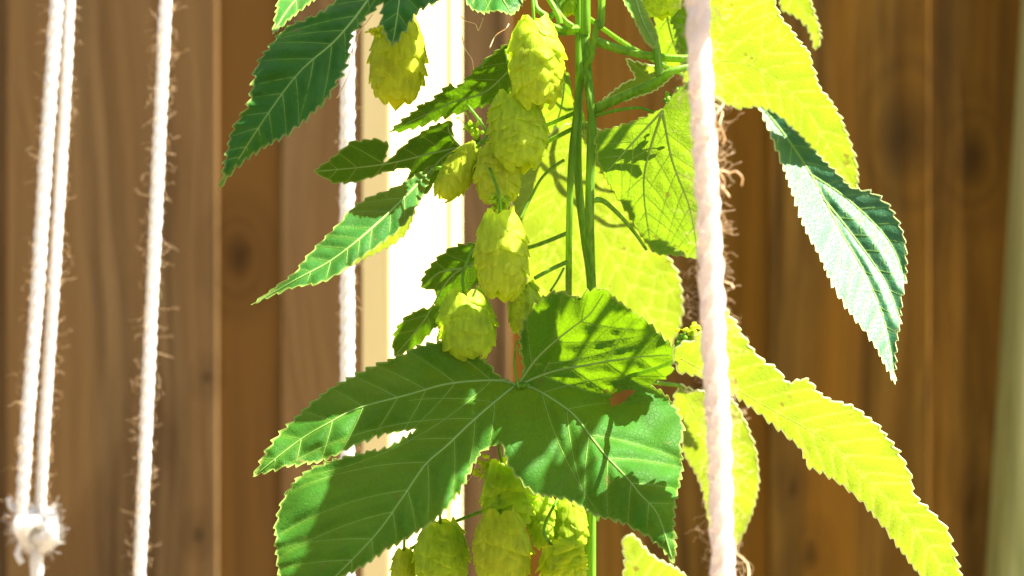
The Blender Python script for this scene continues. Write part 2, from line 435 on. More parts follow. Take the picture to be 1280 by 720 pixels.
# ------------------------------------------------------------------ hop cones
def cone(x, y, L, W, d, tilt=0.0, seed=1, lean=0.0, loose=0.0, parent=None, stalk=True, label=None):
    """x, y: middle of the cone in photo units, L and W in photo units; hangs from its top"""
    rng = random.Random(seed); k = K * d; Lm, Wm = L * k, W * k
    ax = Vector((math.sin(tilt), lean, -math.cos(tilt))).normalized()
    e1 = ax.cross(Vector((0, 1, 0))).normalized(); e2 = ax.cross(e1)
    top = P(x, y, d) - ax * Lm / 2
    def R(s):
        u = min(max(s / Lm, 0.0), 1.0)
        return Wm * .5 * (0.16 + 0.84 * math.sin(math.pi * min(1, (u * .90 + .10))) ** .55) * (1 if u < .8 else 1 - .55 * ((u - .8) / .2) ** 2)
    V, F = [], []
    tube(V, F, [top + ax * Lm * t for t in (0, .15, .4, .7, .9)], Wm * .03, 6)
    nbr = 58; bl = Lm * .34; ga = math.radians(137.5)
    for i in range(nbr):
        t = i / (nbr - 1); s0 = (-.05 + .80 * t) * Lm; phi = i * ga + rng.uniform(-.25, .25)
        half = rng.uniform(.54, .70) * (1.1 - .15 * t); b_l = bl * rng.uniform(.86, 1.10) * (1 - .30 * t) * (.75 if t < .08 else 1)
        flare = rng.uniform(-.06, .02) + loose * rng.uniform(.1, .5); tw = rng.uniform(-.12, .12); ph = rng.uniform(0, 6)
        nu, nvv = 10, 9; base = len(V)
        for iu in range(nu):
            u = iu / (nu - 1)
            wd = half * min(1.0, (u * 2.2 + .45)) * math.sqrt(max(0.0, 1 - max(0, (u - .55) / .45) ** 2.6))
            if iu == nu - 1: wd = half * .34
            for iv in range(nvv):
                vv = -1 + 2 * iv / (nvv - 1)
                s = s0 + u * b_l - vv * vv * b_l * .06 * u
                rr = R(s0 + u * b_l * .85) * (.74 + .25 * u) + Wm * (flare * u * u) + Wm * .034 * (1 - vv * vv) + Wm * .010 * math.sin(vv * 11 + ph) * u + Wm * .008 * math.sin(u * 9 + ph + vv * 3)
                an = phi + vv * wd + tw * u
                V.append(top + ax * s + (e1 * math.cos(an) + e2 * math.sin(an)) * rr)
        for iu in range(nu - 1):
            for iv in range(nvv - 1):
                a_ = base + iu * nvv + iv; F.append((a_, a_ + 1, a_ + nvv + 1, a_ + nvv))
    o = add('hop_cone', V, F, M['cone'], parent, top)
    if label: o['label'] = label
    if stalk:
        end = top + Vector((rng.uniform(-.004, .004), .006, .016))
        tube_obj('stalk', catmull([top + ax * .002, top - ax * .006, end], 6), .0006, M['stem'], o, 6)
    return o

# ------------------------------------------------------------------ cords
def cord(name, path, rad, mat, parent=None, fuzz=0, flen=.009, label=None, pitch=.018, frad=.00005, origin=None):
    """three twisted strands along a path, with loose fibres as a child"""
    pts = catmull(path, 1) if len(path) < 3 else [Vector(p) for p in path]
    # resample
    seg = [(pts[i + 1] - pts[i]).length for i in range(len(pts) - 1)]; T = sum(seg); step = pitch / 9
    n = int(T / step); out = []; acc = 0; j = 0
    for i in range(n + 1):
        s = T * i / n
        while j < len(seg) - 1 and acc + seg[j] < s: acc += seg[j]; j += 1
        out.append(pts[j].lerp(pts[j + 1], (s - acc) / seg[j]))
    V, F = [], []
    rng = random.Random(len(out))
    for st in range(3):
        pa = []
        for i, p in enumerate(out):
            t = (out[min(i + 1, n)] - out[max(i - 1, 0)]).normalized(); u = t.cross(Vector((0, 1, 0))).normalized(); w = t.cross(u)
            a_ = i * step / pitch * 2 * math.pi + st * 2.0944
            pa.append(p + (u * math.cos(a_) + w * math.sin(a_)) * rad * .34)
        tube(V, F, pa, rad * .68, 8, wob=.13)
    o = add(name, V, F, mat, parent, origin if origin is not None else out[0])
    if fuzz:
        V, F = [], []
        for i in range(int(fuzz * T)):
            idx = rng.randrange(1, n); p = out[idx].copy()
            if not (1.02 < p.z < 1.6): continue
            d = Vector((rng.gauss(0, 1), rng.gauss(0, 1) - .3, 0)).normalized(); p += d * rad * .8; d = (d + Vector((0, 0, rng.gauss(0, 1.6)))).normalized()
            pa = [p.copy()]; ln = flen * rng.uniform(.25, 1) ** 1.5 * 1.4; k = 7
            for q in range(k):
                d = (d + Vector((rng.gauss(0, .6), rng.gauss(0, .6), rng.gauss(0, .6)))).normalized(); p = p + d * ln / k; pa.append(p.copy())
            tube(V, F, pa, frad, 3)
        add('fuzz', V, F, M['fibre'], o, origin if origin is not None else out[0])
    return o

def curl_fibre(parent, pts, r=.00025):
    p3 = catmull([P(*q) for q in pts], 6)
    return tube_obj('loose_fibre', p3, r, M['fibre'], parent, 5)

def box(V, F, c, s, rot=0.0, lean=None):
    b = len(V); cr, sr = math.cos(rot), math.sin(rot)
    for dz in (-1, 1):
        for dx, dy in ((-1, -1), (1, -1), (1, 1), (-1, 1)):
            x, y = dx * s[0] / 2, dy * s[1] / 2; lz = dz * s[2] / 2
            lx = (lean or 0) * lz
            V.append(Vector((c[0] + x * cr - y * sr + lx, c[1] + x * sr + y * cr, c[2] + lz)))
    F += [(b, b + 3, b + 2, b + 1), (b + 4, b + 5, b + 6, b + 7)] + [(b + i, b + (i + 1) % 4, b + 4 + (i + 1) % 4, b + 4 + i) for i in range(4)]

def bevel(o, w):
    m = o.modifiers.new('bevel', 'BEVEL'); m.width = w; m.segments = 2; m.limit_method = 'ANGLE'

# ------------------------------------------------------------------ ground and fence
V = [(-40, -30, 0), (40, -30, 0), (40, 60, 0), (-40, 60, 0)]
tag(add('ground', V, [(0, 1, 2, 3)], M['ground'], smooth=False), kind='structure')

FY = 1.45
fence = tag(empty('wooden_fence', (0, FY, 0)), 'brown wooden board fence with vertical grain standing behind the hop plant', 'fence')
# board edges measured in the photograph, continued to both sides
edges = [-1925, -1650, -1375, -1100, -820, -545, -270, 8, 276, 350, 640, 957, 1162, 1290, 1500, 1780, 2050, 2330, 2600]
for i in range(len(edges) - 1):
    x0, x1 = (edges[i] - 640) * K * FY, (edges[i + 1] - 640) * K * FY
    back = 0.0 if i % 2 else 0.0045
    V, F = [], []
    ov = .012 if back else -.0
    box(V, F, ((x0 + x1) / 2, FY + back, .98), (x1 - x0 + 2 * ov - (0 if back else .002), .015, 1.92))
    mt = 'fence_orange' if i == 8 else 'fence_warm' if i in (10, 11, 12, 13) else 'fence'
    b = add('board', V, F, M[mt], fence, ((x0 + x1) / 2, FY + back, .02), smooth=False); bevel(b, .0015)
for z in (.35, 1.7):
    V, F = [], []
    box(V, F, (0, FY + .05, z), (2.9, .038, .08)); bevel(add('rail', V, F, M['fence'], fence, (0, FY + .05, z), smooth=False), .003)

# cream batten post between the strings: set cornerwise
PD = 1.15
nr = math.radians(65)
n_r = Vector((math.sin(nr), -math.cos(nr), 0)); n_l = Vector((-math.cos(nr), -math.sin(nr), 0))
corner = P(488, 360, PD); corner.z = 0
wR = 87 * K * PD / math.cos(nr); wL = 38 * K * PD / math.sin(nr)
cen = corner - n_r * (wL / 2) - n_l * (wR / 2)
post = tag(empty('wooden_post', (cen.x, cen.y, 0)), 'cream painted upright batten with sunlit white side behind the hop leaves', 'post')
V, F = [], []
box(V, F, (cen.x, cen.y, 1.1), (wL, wR, 2.2), rot=math.atan2(n_r.y, n_r.x))
bevel(add('batten', V, F, M['cream'], post, (cen.x, cen.y, 0), smooth=False), .002)
V, F = [], []
sc = corner - n_l * wR * .78 + n_r * .0012
box(V, F, (sc.x, sc.y, 1.1), (.004, .003, 2.199), rot=math.atan2(n_r.y, n_r.x))
add('bead', V, F, M['cream'], post, (sc.x, sc.y, 0), smooth=False)

# olive weathered post on the right
OD = 1.36
x = P(1290, 360, OD).x
V, F = [], []
box(V, F, (x, OD, 1.1), (108 * K * OD, .045, 2.2), lean=.062)
p2 = add('fence_post', V, F, M['olive'], None, (x, OD, 0), smooth=False)
bevel(p2, .006); tag(p2, 'olive green weathered post leaning at the right edge before the fence', 'post')

# ------------------------------------------------------------------ strings
def long(x0, y0, x1, y1, d):
    """cord through two photo points at distance d, run on up past the frame and down to the ground"""
    a_, b_ = P(x0, y0, d), P(x1, y1, d); t = (b_ - a_) / (b_.z - a_.z)
    return [a_ + t * (2.15 - a_.z), a_ + t * (1.75 - a_.z), a_, a_ + t * (1.30 - a_.z), b_, a_ + t * (.9 - a_.z), a_ + t * (.0 - a_.z)]
c = cord('string', long(207, 0, 174, 720, 1.05), .0029, M['string'], fuzz=1800, flen=.009)
tag(c, 'single white string hanging alone between the knotted pair and the batten', 'string', 'white strings hanging before the fence')
c = cord('string', long(434, 60, 434, 720, 1.0), .0033, M['string'], fuzz=1800, flen=.005)
tag(c, 'white string hanging close beside the left edge of the cream batten', 'string', 'white strings hanging before the fence')
ks = tag(empty('knotted_string', P(45, 660, 1.06) * 1.0), 'pair of white strings tied together in a fuzzy knot near the left edge', 'string', 'white strings hanging before the fence')
D4 = 1.06; kz = P(44, 655, D4)
def line(pts, d): return [P(x, y, d) for x, y in pts]
cord('strand', [P(101, -560, D4 - .009), P(71, 0, D4 - .009), P(58, 180, D4 - .009), P(47, 360, D4 - .009), P(33, 540, D4 - .009), P(27, 640, D4 - .006), P(40, 665, D4)], .0031, M['string'], ks, fuzz=1800, origin=kz)
cord('strand', [P(104, -560, D4), P(87, 0, D4 + .004), P(78, 180, D4 + .004), P(67, 360, D4), P(55, 540, D4), P(50, 640, D4), P(44, 668, D4)], .0026, M['string'], ks, fuzz=1800, origin=kz)
cord('strand', [P(44, 650, D4), P(46, 720, D4), P(48, 900, D4), Vector((P(50, 900, D4).x, D4, 0))], .0031, M['string'], ks, fuzz=1800, origin=kz)
V, F = [], []
for lp in ([(24, 645), (34, 668), (56, 672), (66, 655), (52, 640), (32, 646), (24, 660), (40, 684), (58, 676)],
           [(20, 632), (40, 650), (62, 660), (64, 676), (44, 688), (30, 672), (36, 654), (60, 648)]):
    tube(V, F, catmull([P(x, y, D4 - .004 + .006 * math.sin(i * 1.9)) for i, (x, y) in enumerate(lp)], 8), .0028, 8, wob=.12)
for tail in ([(30, 672), (22, 692), (28, 704)], [(60, 660), (68, 650), (66, 640)], [(26, 640), (14, 634), (12, 622)]):
    tube(V, F, catmull([P(x, y, D4 - .004) for x, y in tail], 6), .0015, 6, wob=.2)
kn = add('knot', V, F, M['string'], ks, kz)
V, F = [], []; rng = random.Random(4)
for i in range(420):
    d = Vector((rng.gauss(0, 1), rng.gauss(0, 1), rng.gauss(0, 1))).normalized(); p = P(44, 660, D4) + Vector((d.x * .0085, d.y * .005, d.z * .0085)); k = 7; ln = rng.uniform(.003, .011); pa = [p.copy()]
    for q in range(k):
        d = (d + Vector((rng.gauss(0, .5), rng.gauss(0, .5), rng.gauss(0, .5)))).normalized(); p = p + d * ln / k; pa.append(p.copy())
    tube(V, F, pa, .00007, 3)
add('fuzz', V, F, M['string'], kn, kz)

R1 = .72
rope_path = [P(856, -1800, R1), P(866, -500, R1), P(873, 0, R1), P(877, 125, R1), P(885, 250, R1), P(891, 400, R1), P(899, 560, R1), P(904, 720, R1), P(914, 1000, R1), P(930, 3000, R1), Vector((P(960, 3000, R1).x, R1, 0))]
rope = cord('rope', catmull(rope_path, 6), .0041, M['rope'], fuzz=6000, flen=.009, pitch=.03, frad=.00005)
tag(rope, 'thick fuzzy pinkish white rope hanging in front of the hop leaves', 'rope')
for pts in ([(892, 130), (903, 140), (900, 155), (906, 172), (903, 180)], [(893, 120), (905, 128), (896, 142), (894, 158)],
            [(900, 212), (912, 216), (920, 214), (928, 222), (927, 232)], [(902, 232), (908, 240), (912, 246)], [(900, 216), (906, 228), (903, 236)],
            [(918, 690), (934, 704), (936, 722)], [(893, 10), (905, 24), (912, 20)], [(905, 352), (914, 355), (917, 360)]):
    curl_fibre(rope, [(x, y, R1 - .002 + .004 * math.sin(i * 2)) for i, (x, y) in enumerate(pts)], .00022)

# ------------------------------------------------------------------ the hop plant
hop = tag(empty('hop_plant', PLANT), 'green hop plant hung with yellow green cones and lobed leaves', 'climbing plant')
def stem(pts, r, label=None):
    V, F = [], []; path = catmull([P(*q) for q in pts], 10)
    tube(V, F, path, r, 12, ridges=6)
    o = add('stem', V, F, M['stem'], hop, path[-1])
    return o
stem([(740, -1500, .86), (742, -500, .86), (752, -20, .845), (746, 30, .843), (739, 70, .846), (727, 100, .85), (721, 140, .85), (715, 190, .85), (712, 260, .85), (711, 330, .858), (712, 400, .885), (722, 560, .89), (738, 800, .86), (735, 3000, .86), (730, 3730, .86)], .0012)
stem([(728, -1500, .865), (728, -500, .862), (732, -20, .853), (732, 50, .853), (737, 117, .845), (740, 150, .845), (738, 217, .846), (737, 267, .846), (738, 320, .852), (741, 400, .86), (744, 560, .865), (744, 650, .86), (739, 740, .85), (745, 3000, .86), (748, 3730, .86)], .0016)
stem([(722, -1500, .86), (716, -400, .862), (723, -20, .862), (724, 100, .86), (722, 187, .858), (724, 240, .857), (731, 300, .862), (739, 370, .88), (745, 560, .885), (738, 760, .865), (738, 3000, .87), (738, 3730, .87)], .0013)
def petiole(pts, r0=.0013, r1=.0009):
    path = catmull([P(*q) for q in pts], 8)
    tube_obj('petiole', path, lambda t: r0 + (r1 - r0) * t, M['stem'], hop, 8, ridges=4)
petiole([(742, 50, .846), (770, 60, .845), (807, 69, .842), (850, 73, .84), (890, 70, .845)], .0016, .0012)
petiole([(740, 138, .846), (775, 122, .842), (817, 103, .838), (842, 88, .836), (875, 82, .84)], .0020, .0013)
petiole([(745, 168, .846), (790, 158, .84), (826, 142, .836)], .0008, .0004)
petiole([(742, 145, .845), (770, 138, .84), (800, 135, .838), (822, 143, .838)], .0008, .0004)
petiole([(818, 50, .84), (822, 70, .838), (824, 95, .836)], .0013, .0013)
petiole([(741, 250, .848), (757, 253, .85), (787, 283, .862), (808, 312, .87)], .0010, .0006)
petiole([(710, 327, .852), (690, 336, .85), (668, 348, .848)], .0007, .0006)
petiole([(705, 335, .852), (697, 350, .85), (688, 364, .848)], .0005, .0005)
petiole([(705, 200, .852), (690, 210, .85), (676, 224, .848), (664, 246, .846), (650, 274, .842)], .0005, .0004)
petiole([(722, 36, .86), (690, 33, .85), (672, 10, .85)], .0013, .0010)
petiole([(744, 470, .856), (700, 470, .85), (665, 480, .842), (647, 483, .8365)], .0012, .0011)
petiole([(648, 484, .836), (643, 455, .835), (646, 430, .84), (651, 426, .845)], .0005, .0003)

for pts in ([(742, 452, .862), (775, 470, .845), (815, 462, .815), (850, 448, .797)], [(739, 830, .862), (770, 820, .83), (800, 782, .79)],
            [(732, 20, .855), (790, 60, .905), (870, 100, .925), (944, 122, .925)], [(743, 500, .865), (790, 478, .888), (850, 482, .90)],
            [(721, 140, .858), (660, 165, .868), (600, 178, .868)], [(712, 290, .86), (675, 305, .868), (640, 315, .87)], [(724, 40, .862), (690, 45, .868), (655, 66, .87)],
            [(722, -90, .862), (600, -90, .855), (497, -60, .846)], [(718, 160, .86), (640, 195, .868), (542, 211, .862)], [(728, -90, .865), (860, -80, .90), (985, -30, .91)],
            [(724, -60, .862), (660, -80, .866), (620, -60, .866)], [(730, -60, .86), (800, -40, .868), (830, 0, .875)], [(722, 130, .86), (728, 145, .875), (730, 160, .885)]):
    petiole(pts, .0009, .0007)
for pts in ([(722, -20, .86), (690, 20, .858), (668, 60, .856), (655, 120, .856), (640, 185, .857), (628, 255, .856), (632, 300, .856), (600, 370, .862)],
            [(741, 520, .872), (700, 585, .866), (650, 618, .86), (600, 640, .86), (556, 658, .86), (508, 690, .86)], [(720, -80, .86), (600, -40, .866), (510, 10, .862), (500, 28, .858)]):
    petiole(pts, .0008, .0005)
UP = (0.05, -0.62, 0.78)       # upper side turned to the camera
UN = (0.10, 0.62, 0.78)        # underside turned to the camera

# F: the large lobed leaf in the middle
F_out = [(647, 480, 0), (632, 474), (622, 468), (607, 450), (576, 433), (549, 427), (522, 433), (500, 444), (464, 458), (429, 476), (402, 493), (371, 520), (344, 547), (327, 573), (316, 596, 1),
         (358, 584), (398, 578), (420, 569), (442, 558), (478, 544), (522, 536, 0), (504, 547), (482, 560), (447, 567), (407, 578), (380, 591), (362, 609), (350, 633), (344, 660), (346, 700), (352, 740), (362, 778, 1),
         (400, 745), (429, 722), (456, 707), (478, 691), (504, 676), (536, 656), (558, 636), (576, 613), (589, 587), (600, 567), (627, 553, 0), (636, 582), (653, 604), (671, 618), (693, 622), (716, 627), (738, 642), (760, 649), (782, 656), (809, 671), (827, 686), (842, 706, 1),
         (845, 684), (843, 653), (846, 622), (852, 596), (853, 573), (851, 556), (855, 540), (852, 523), (842, 505), (827, 489), (812, 481, 0), (836, 470), (842, 455), (843, 436), (826, 418), (808, 401), (788, 387), (773, 376), (758, 362, 1), (740, 361), (722, 371), (703, 364), (686, 367), (671, 378), (658, 394), (650, 414), (650, 440), (654, 462)]
F_v = [[(647, 482), (620, 476), (562, 480), (513, 493), (447, 511), (411, 529), (371, 553), (322, 592)],
       [(647, 482), (638, 487), (611, 509), (584, 533), (558, 558), (531, 582), (502, 624), (470, 668), (420, 720), (366, 770)],
       [(647, 482), (662, 484), (680, 493), (702, 507), (720, 522), (742, 551), (760, 573), (782, 596), (800, 618), (822, 644), (840, 698)],
       [(647, 482), (690, 465), (731, 457), (785, 448), (836, 444)],
       [(647, 482), (668, 452), (690, 430), (715, 410), (737, 393), (754, 368)]]
leaf(F_out, F_v, (647, 482, .838), (.05, -.60, .80), 'leaf_main', bends=[(0, 1, -2.2e-7), (-1, 0, -1.2e-7), (0.15, -1, 1.0e-4, 1.25)], fold=-.00006, sp=4.0, tooth=(12, 6), hole=[(762, 499), (768, 492), (782, 488), (795, 487), (786, 497), (772, 506), (764, 508)], label='large deep green lobed leaf with pale veins in front of the cones', quilt=.0014, parent=hop, seed=3, curl=.0016, spacing=40)

# A: dark leaf at the top left
A_out = [(497, -60, 0), (455, -38), (417, 2), (397, 17), (360, 33), (340, 53), (322, 78), (316, 100), (309, 130), (290, 163), (281, 200), (273, 239, 1),
         (297, 209), (333, 183), (360, 168), (390, 143), (410, 123), (421, 105), (433, 83), (439, 50), (450, 32), (467, 13), (479, 2, 0), (476, 30), (482, 45), (491, 58, 1), (508, 37), (523, 15), (545, 2), (572, -20), (585, -60, 1), (560, -85), (530, -95), (507, -80)]
leaf(A_out, [[(497, -60), (460, 0), (420, 50), (375, 90), (330, 150), (276, 235)], [(497, -60), (500, -10), (491, 55)], [(497, -60), (540, -50), (583, -60)]],
     (497, -60, .845), (.0, -.60, .80), 'leaf_dark', bends=[(-.6, 1, -2.0e-7)], tooth=(13, 7), quilt=.0016, parent=hop, seed=5, curl=.002, sp=4.2, label='dark green leaf with a long lobe pointing down at the upper left')
A2 = [(415, -30, 0), (385, -22), (352, -8), (345, 12), (340, 44, 1), (362, 25), (380, 10), (396, -2), (420, -18)]
leaf(A2, [[(415, -30), (370, 0), (342, 40)]], (415, -30, .86), (.3, -.5, .8), 'leaf', tooth=(9, 5), parent=hop, seed=6, sp=3.5)
A3 = [(620, -60, 0), (590, -40), (580, -12), (586, 8), (604, 17), (622, 14), (640, 20, 1), (652, 6), (662, -20), (650, -50)]
leaf(A3, [[(620, -60), (620, -20), (638, 16)], [(620, -60), (600, -20), (590, 6)]], (620, -60, .865), UP, 'leaf_dark', tooth=(7, 5), parent=hop, seed=7, sp=3.5)

# B: narrow leaf behind the upper cones
B_out = [(660, 40, 0), (637, 52), (603, 77), (573, 107), (560, 106), (537, 127), (528, 128), (518, 138), (500, 152), (487, 165, 1), (513, 162), (553, 148), (580, 140), (607, 133), (640, 124), (670, 100)]
leaf(B_out, [[(660, 60), (610, 112), (560, 130), (492, 162)]], (655, 70, .868), (-.2, .85, .45), 'leaf_olive', tooth=(14, 6), parent=hop, seed=8, sp=4)

# C: three lobed leaf on the left
C_out = [(600, 170, 0), (585, 178), (574, 186), (567, 170), (564, 152), (553, 153), (536, 160), (520, 170), (504, 182), (486, 200), (478, 203, 0), (486, 186), (482, 178), (472, 174), (452, 175), (440, 177), (420, 193), (405, 204), (391, 214, 1), (408, 224), (420, 229), (447, 227), (480, 216), (505, 210), (514, 213, 0), (508, 226), (509, 240), (518, 259, 1), (530, 245), (543, 230), (560, 202), (580, 192), (600, 186)]
leaf(C_out, [[(600, 178), (545, 190), (480, 205), (396, 214)], [(570, 186), (545, 205), (518, 255)], [(575, 184), (562, 166), (560, 155)]],
     (600, 178, .866), (-.2, .85, .45), 'leaf_olive', tooth=(16, 4), parent=hop, seed=9, sp=4, quilt=.0007)

# D: long narrow lit leaf
D_out = [(545, 205, 0), (522, 217), (507, 227), (487, 237), (460, 247), (437, 263), (423, 280), (400, 303), (380, 325), (366, 343), (345, 358), (313, 382, 1), (343, 369), (370, 359), (400, 354), (425, 341), (450, 323), (480, 302), (500, 286), (515, 268), (530, 240)]
leaf(D_out, [[(540, 212), (480, 272), (420, 322), (370, 350), (318, 380)]], (540, 212, .86), (.1, -.55, .8), 'leaf', tooth=(15, 4), bends=[(-1, .6, -2e-7)], parent=hop, seed=10, sp=4, curl=.001, label='long narrow bright green lobe reaching out to the left')
D2 = [(520, 262, 0), (500, 276), (470, 300), (440, 322), (424, 340, 1), (458, 322), (487, 308), (506, 293), (513, 280)]
leaf(D2, [[(518, 264), (470, 304), (430, 336)]], (518, 264, .875), UN, 'leaf_thin', tooth=(10, 4), parent=hop, seed=11, sp=4)

# E: dark leaf between the batten and the cones
E_out = [(640, 300, 0), (615, 302), (590, 303), (567, 308), (547, 322), (530, 343), (526, 360, 1), (541, 363), (546, 370), (540, 383), (527, 386), (513, 392), (498, 407), (491, 425), (493, 447, 1), (512, 438), (528, 427), (545, 408), (560, 392), (578, 371), (595, 357), (620, 345), (642, 330)]
leaf(E_out, [[(640, 315), (590, 330), (560, 350), (530, 400), (496, 442)], [(580, 335), (550, 340), (530, 357)]], (640, 315, .87), (-.2, .85, .45), 'leaf_olive', tooth=(14, 5), parent=hop, seed=12, sp=4, quilt=.0007)

# G: bright thin leaf behind the stems
G_out = [(722, 150, 0), (690, 165), (665, 190), (648, 220), (640, 250), (646, 290), (655, 330), (662, 365), (672, 395), (700, 400), (735, 398), (770, 410), (800, 425), (838, 436, 1), (851, 402), (853, 373), (847, 342), (830, 313), (808, 285), (790, 255), (775, 215), (762, 180), (742, 155)]
leaf(G_out, [[(730, 155), (740, 250), (770, 330), (834, 430)], [(725, 160), (690, 250), (675, 385)], [(735, 200), (790, 290), (845, 375)]], (730, 160, .885), UN, 'leaf_thin', tooth=(13, 5), parent=hop, seed=13, sp=4.5, vmat='vein_back', label='broad thin leaf glowing yellow behind the stems', vr=.0004)

# H: olive leaf right of the stems
H_out = [(828, 136, 0), (800, 148), (770, 158), (747, 165), (744, 182), (747, 200), (752, 214), (760, 228), (770, 245), (780, 260), (792, 280), (803, 297), (812, 310), (823, 318), (840, 319), (856, 321), (870, 324, 1), (885, 315), (893, 280), (898, 230), (893, 170), (886, 120), (868, 100), (848, 112)]
leaf(H_out, [[(828, 138), (840, 200), (862, 260), (872, 318)], [(828, 138), (780, 190), (757, 216)], [(828, 138), (805, 220), (812, 300)]], (828, 136, .826), (-.12, .72, .68), 'leaf', tooth=(11, 4), parent=hop, seed=14, sp=4.2, quilt=.0008, label='olive green leaf with dense net of veins beside the rope', bends=[(0, 1, 1e-7)])
I_out = [(842, 94, 0), (822, 84), (802, 79), (782, 73, 1), (787, 84), (794, 97), (780, 104), (762, 118), (746, 133), (765, 130), (792, 122), (820, 112)]
leaf(I_out, [[(842, 94), (815, 95), (788, 78)]], (842, 94, .855), UN, 'leaf_thin', tooth=(8, 3), parent=hop, seed=15, sp=3.5)

# J: large backlit leaf upper right
J_out = [(840, -30, 0), (838, 5), (846, 30), (850, 55), (853, 85), (860, 112), (880, 122), (900, 127), (922, 135), (945, 133), (962, 138), (976, 146), (994, 163), (1010, 181), (1030, 203), (1050, 222), (1062, 233), (1071, 242, 1), (1072, 220), (1069, 198), (1062, 176), (1050, 146), (1038, 126), (1024, 108), (1017, 86), (1010, 64), (1001, 55), (990, 38), (975, 20), (968, 0), (955, -40), (900, -60)]
leaf(J_out, [[(850, 78), (900, 76), (950, 88), (1010, 140), (1066, 236)], [(935, 84), (955, 65), (985, 42)], [(850, 78), (880, 40), (930, -30)], [(850, 80), (890, 98), (930, 130)]], (850, 60, .894), (.25, .62, .75), 'leaf_thin', tooth=(11, 5), parent=hop, seed=16, sp=4.5, vmat='vein_back', label='large yellow green leaf glowing in the sun right of the rope top', vr=.00045)
J2_out = [(826, -10, 0), (818, 15), (820, 45), (824, 70), (838, 84), (856, 82), (868, 70), (872, 40), (862, 0)]
leaf(J2_out, [[(830, 0), (838, 40), (850, 78)]], (830, 0, .875), UN, 'leaf', tooth=(9, 4), parent=hop, seed=17, sp=4)
M_out = [(970, -30, 0), (975, -5), (977, 11), (995, 21), (1010, 36), (1015, 50), (1019, 63, 1), (1026, 50), (1024, 35), (1019, 18), (1012, -2), (1000, -30)]
leaf(M_out, [[(985, -30), (1000, 5), (1019, 58)]], (985, -30, .91), UN, 'leaf_thin', tooth=(9, 5), parent=hop, seed=18, sp=3.5, vmat='vein_back')

# K: glossy grey green leaf on the right
K_out = [(943, 121, 0), (970, 134), (990, 158), (1012, 180), (1025, 195), (1045, 214), (1065, 234), (1090, 240), (1110, 256), (1124, 280), (1132, 305), (1133, 345), (1128, 370), (1126, 400), (1121, 430), (1119, 481, 1), (1105, 455), (1090, 427), (1067, 397), (1053, 378), (1038, 352), (1024, 320), (1006, 286), (993, 250), (979, 210), (962, 166)]
leaf(K_out, [[(944, 124), (985, 175), (1020, 230), (1048, 285), (1080, 340), (1105, 400), (1118, 470)], [(1012, 218), (1060, 250), (1110, 300), (1131, 350)], [(1030, 250), (1070, 300), (1105, 350), (1124, 395)]],
     (943, 121, .925), (.08, -.75, .66), 'leaf_pale', tooth=(12, 6), parent=hop, seed=19, sp=4, fold=.00018, quilt=.0005, wave=.0004, label='grey green leaf shining white along one side on the right')

# N: long pointed backlit leaf lower right
N_out = [(842, 440, 0), (850, 430), (868, 424), (886, 400), (902, 384), (914, 396), (926, 415), (940, 436), (955, 452), (971, 461), (984, 478), (1002, 474), (1014, 478), (1020, 488), (1034, 498), (1050, 504), (1066, 508), (1082, 520), (1097, 532), (1108, 546), (1121, 562), (1137, 592), (1143, 618), (1158, 634), (1172, 648), (1184, 662), (1191, 682), (1200, 715), (1215, 765, 1), (1180, 745), (1150, 718), (1128, 690), (1108, 663), (1080, 630), (1055, 608), (1030, 592), (1010, 582), (1002, 562), (985, 546), (965, 530), (935, 506), (914, 492), (885, 474), (862, 468), (846, 462)]
leaf(N_out, [[(850, 448), (900, 475), (960, 510), (1030, 550), (1090, 605), (1150, 670), (1210, 758)]], (850, 448, .795), (.25, .6, .76), 'leaf_thin', tooth=(14, 6), parent=hop, seed=20, sp=4.5, vmat='vein_back', label='long pointed yellow green leaf stretching down to the lower right', bends=[(1, .6, 2e-8)], vr=.0005)
O_out = [(850, 480, 0), (870, 488), (895, 492), (917, 502), (932, 528), (944, 560), (948, 590), (947, 615), (940, 640), (931, 662), (915, 692), (902, 712, 1), (893, 680), (885, 645), (878, 612), (868, 588), (858, 572), (851, 550), (846, 520), (842, 500)]
leaf(O_out, [[(850, 482), (880, 540), (905, 610), (904, 700)]], (850, 482, .90), UN, 'leaf_thin', tooth=(11, 4), parent=hop, seed=21, sp=4.5, vmat='vein_back', vr=.0004, label='thin yellow leaf hanging straight down behind the rope')
P_out = [(775, 790, 0), (776, 740), (781, 705), (778, 676, 1), (788, 668), (798, 676), (808, 688), (820, 698), (832, 704), (852, 716), (868, 740), (850, 780)]
leaf(P_out, [[(800, 780), (795, 720), (784, 680)]], (800, 780, .79), UN, 'leaf_thin', tooth=(10, 4), parent=hop, seed=22, sp=4, vmat='vein_back')
Q_out = [(705, 82, 0), (713, 100), (717, 130), (716, 165), (714, 192), (704, 206), (688, 215), (668, 219), (650, 214, 1), (660, 190), (672, 160), (680, 125), (690, 100)]
leaf(Q_out, [[(706, 86), (700, 140), (672, 205)]], (706, 86, .862), (.1, .3, .95), 'leaf', tooth=(10, 3), parent=hop, seed=23, sp=3.5)
T_out = [(775, -30, 0), (779, 0), (790, 20), (800, 40), (810, 56), (820, 60, 1), (822, 44), (812, 22), (803, 0), (800, -30)]
leaf(T_out, [[(788, -30), (800, 20), (818, 56)]], (788, -30, .85), (.5, -.3, .8), 'leaf', tooth=(10, 2), parent=hop, seed=24, sp=3.5)
for i, pts in enumerate(([(668, -15, .85), (670, 8, .846), (680, 18, .845), (690, 21, .845)], [(676, -15, .848), (688, 2, .846), (697, 18, .844), (700, 30, .844)], [(690, -15, .85), (698, 12, .848), (706, 26, .845), (716, 33, .845)])):
    petiole(pts, .0008, .0011)

